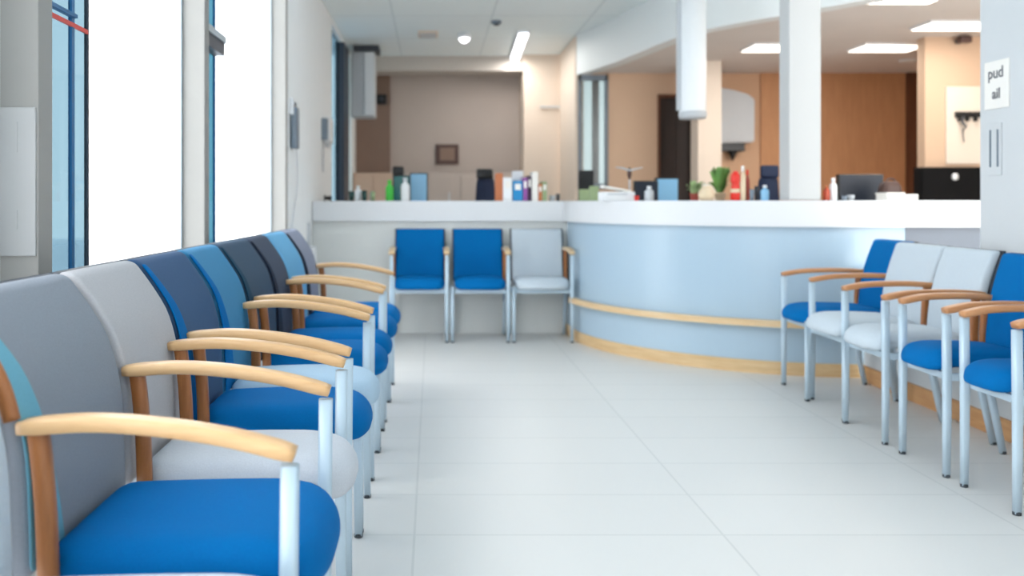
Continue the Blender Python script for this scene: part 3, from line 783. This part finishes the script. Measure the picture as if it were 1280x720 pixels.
def plant(p0, p1, top, pot_p0, pot_p1, pot_top, leafm, potm, lab, n=26, off=-.10, wide=.05):
    loc, pw_, ph = spot(pot_p0, pot_p1, pot_top, off); s = F/loc[1]
    t = empty('potted_plant', loc, 0, lab, 'plant', 'potted plants on the counter'); r = pw_/2
    obj('pot', lathe([(r*.75, 0), (r, ph*.9), (r*1.06, ph*.9), (r*1.06, ph), (r*.9, ph), (r*.85, ph*.8), (.001, ph*.8)], 20), potm, t, True)
    b = BM(); cx = ((p0+p1)/2-(pot_p0+pot_p1)/2)/s; hw = (p1-p0)/2/s; H = (250-top)/s
    for k in range(n):
        a = random.uniform(0, 2*PI); q = random.uniform(.25, 1); hh = H*random.uniform(.45, 1)
        ex = cx+hw*q*math.cos(a); ey = hw*.6*q*math.sin(a)
        st = Vector((r*.3*math.cos(a), r*.3*math.sin(a), ph*.8)); en = Vector((ex, ey, hh))
        mid = (st+en)/2+Vector((0, 0, .025)); P = spline([st, mid, en], 8)
        side = Vector((-math.sin(a), math.cos(a), .2)).normalized()
        L = []
        for i, p in enumerate(P):
            wv = wide*.5*math.sin(PI*min(1, (.06+i/8*.94)))**.8*.5+.001
            L.append((b.verts.new(p-side*wv), b.verts.new(p+Vector((0, 0, -wv*.25))), b.verts.new(p+side*wv)))
        for u, v in zip(L, L[1:]):
            b.faces.new((u[0], u[1], v[1], v[0])); b.faces.new((u[1], u[2], v[2], v[1]))
    obj('foliage', b, leafm, t, True)
plant(856, 884, 224, 862, 874, 241, M['leaf2'], M['terracotta'], 'pale green spiky plant in a small terracotta pot on the counter', 60, -.10, .05)
plant(884, 914, 207, 893, 907, 240, M['leaf'], M['beige'], 'tall leafy green plant in a beige pot beside the red bottle', 110, -.16, .07)
loc, w_, h_ = spot(873, 893, 231, -.02)
t = empty('ceramic_vase', loc, 0, 'beige round vase between the two potted plants', 'vase'); r = w_/2
obj('body', lathe([(r*.7, 0), (r, h_*.3), (r*.95, h_*.6), (r*.55, h_*.88), (r*.5, h_), (r*.4, h_), (r*.4, h_*.8)], 24), M['beige'], t, True)
obj('rim', lathe([(r*.5, h_*.97), (r*.6, h_*1.0), (r*.5, h_*1.03)], 20), M['paper'], t, True)
loc, w_, h_ = spot(913, 926, 215)
t = empty('squeeze_bottle', loc, 0, 'glossy red bottle with a pale label on the counter', 'bottle'); r = w_/2
obj('body', lathe([(r*.8, 0), (r, .012), (r*.9, h_*.45), (r*.7, h_*.6), (r*.95, h_*.7), (r*.9, h_*.9), (r*.5, h_)], 20), M['redplastic'], t, True)
obj('label_band', lathe([(r*.97, h_*.28), (r*.95, h_*.42)], 20), M['beige'], t, True)
obj('cap', lathe([(r*.5, h_*.98), (r*.4, h_*1.05)], 14), M['redplastic'], t, True)
bottle(925, 932, 207, M['beige'], M['paper'], 'tall slim cream bottle right of the red bottle')
bottle(931.5, 937, 212, M['terracotta'], M['redplastic'], 'slim dark red bottle behind the tall cream bottle', off=-.20)
cup(937, 943, 236, M['devgrey'], 'grey cup left of the navy office chair with silver bottle')
cup(943, 949, 232, M['darkgrey'], 'dark cup beside the grey cup near the navy chair', off=-.16)
office_chair(948, 976, 209, 6.9, M['navy'], 'navy office chair seen left of the white counter post', hm=M['navy'])
bottle(951, 961, 231, M['bluescreen'], M['white'], 'pale blue bottle in front of the navy office chair')
# right opening
bottle(1029, 1037, 231, M['amber'], M['orange'], 'amber red bottle right beside the white counter post')
bottle(1037, 1046, 222, M['white'], M['white'], 'white bottle beside the amber red bottle', off=-.12)
monitor(1047, 1103, 218, 6.45, M['navyscreen'], 'wide navy computer screen in front of the brown wood wall')
cup(1052, 1059, 244, M['devgrey'], 'small grey cup below the wide navy screen'); cup(1060, 1068, 243, M['lightgrey'], 'small pale cup below the wide navy screen', off=-.14)
x0, x1 = X(1102, 6.25), X(1122, 6.25)
t = empty('cloth_bag', ((x0+x1)/2, 6.22, .752), 0, 'dark brown soft bag right of the wide navy screen', 'bag')
obj('body', rbox(BM(), .10, .06, .26, .05, (12, 10, 14), lambda x, y, z: (x*(1.25-1.5*max(0, z-.1))-.03*z, y, z), (0, 0, .26), rr=(.05, .04, .06)), M['bronze'], t, True)
obj('handle', sweep(BM(), spline([(-.05, 0, .49), (-.03, 0, .535), (.02, 0, .53), (.03, 0, .47)], 10), .012, .012, Vector((0, 1, 0)), 8, 2), M['bronze'], t, True)
loc, w_, h_ = spot(1102, 1140, 241)
t = empty('paper_stack', (loc[0], loc[1], loc[2]), .04, 'low stack of white papers right of the wide navy screen', 'papers')
obj('sheets', bx(-w_/2, w_/2, -.07, .07, 0, h_*.85, bev=.002), M['paper'], t)
obj('top_sheet', bx(-w_/2-.002, w_*.1, -.06, .075, h_*.85, h_*1.1, bev=.002), M['paper'], t)
Y = 7.50
x0, x1 = X(1151, Y), X(1232, Y); zt = Z(209, Y)
t = empty('black_cabinet', ((x0+x1)/2, Y, 0), 0, 'large black cabinet with a small white dial against the peach wall', 'cabinet')
obj('body', bx(-(x1-x0)/2, (x1-x0)/2, 0, .115, 0, zt, bev=.006), M['blackmatt'], t)
obj('door', bx(-(x1-x0)/2+.01, (x1-x0)/2-.01, -.012, 0, .06, zt-.015, bev=.003), M['blackmatt'], t)
obj('dial', sweep(BM(), [(X(1192, Y)-(x0+x1)/2, -.012, Z(221, Y)), (X(1192, Y)-(x0+x1)/2, -.03, Z(221, Y))], .05, .06, Vector((1, 0, 0)), 16, 2.4), M['white'], t, True)

# ------------------------------------------------------------------ light
W = bpy.data.worlds.new('sky'); bpy.context.scene.world = W; W.use_nodes = True
nt = W.node_tree; bg = nt.nodes['Background']
tc = nt.nodes.new('ShaderNodeTexCoord'); sp = nt.nodes.new('ShaderNodeSeparateXYZ'); rp = nt.nodes.new('ShaderNodeValToRGB')
rp.color_ramp.elements[0].position = 0; rp.color_ramp.elements[0].color = (1, .98, .95, 1)
rp.color_ramp.elements[1].position = .8; rp.color_ramp.elements[1].color = (.97, .985, 1, 1)
nt.links.new(tc.outputs['Generated'], sp.inputs[0]); nt.links.new(sp.outputs['Z'], rp.inputs['Fac']); nt.links.new(rp.outputs['Color'], bg.inputs['Color'])
bg.inputs['Strength'].default_value = 5
def area(name, loc, rot, sx, sy, power, color):
    L = bpy.data.lights.new(name, 'AREA'); L.shape = 'RECTANGLE'; L.size = sx; L.size_y = sy; L.energy = power; L.color = color
    o = bpy.data.objects.new(name, L); C.objects.link(o); o.location = loc; o.rotation_euler = rot; return o
# lamps of the hall and of the reception, at their ceiling panels
for i, (x, y) in enumerate([(3.2, 8.08), (4.25, 8.08), (4.3, 7.08), (3.34, 6.2)]):
    area('reception_panel_lamp', (x, y, 2.545), (0, 0, 0), .4, .15, 7, (1, .94, .88))
area('strip_lamp', (X(648, 10.2), 10.2, 2.94), (0, 0, 0), .1, 1.6, 16, (1, .96, .92))


# ------------------------------------------------------------------ camera
cam = bpy.data.cameras.new('camera'); co = bpy.data.objects.new('camera', cam); C.objects.link(co)
co.location = (0, 0, U); co.rotation_euler = (PI/2, 0, 0)
cam.sensor_width = 36; cam.lens = F/1280*36
cam.shift_x = (640-541)/1280; cam.shift_y = -(360-253)/1280
cam.clip_start = .05
cam.dof.use_dof = True; cam.dof.focus_distance = 2.4; cam.dof.aperture_fstop = 2.2
bpy.context.scene.camera = co
sc = bpy.context.scene
sc.view_settings.view_transform = 'Standard'; sc.view_settings.look = 'None'
sc.view_settings.gamma = 1; sc.view_settings.use_curve_mapping = False; sc.view_settings.exposure = .15
sc.cycles.use_denoising = True
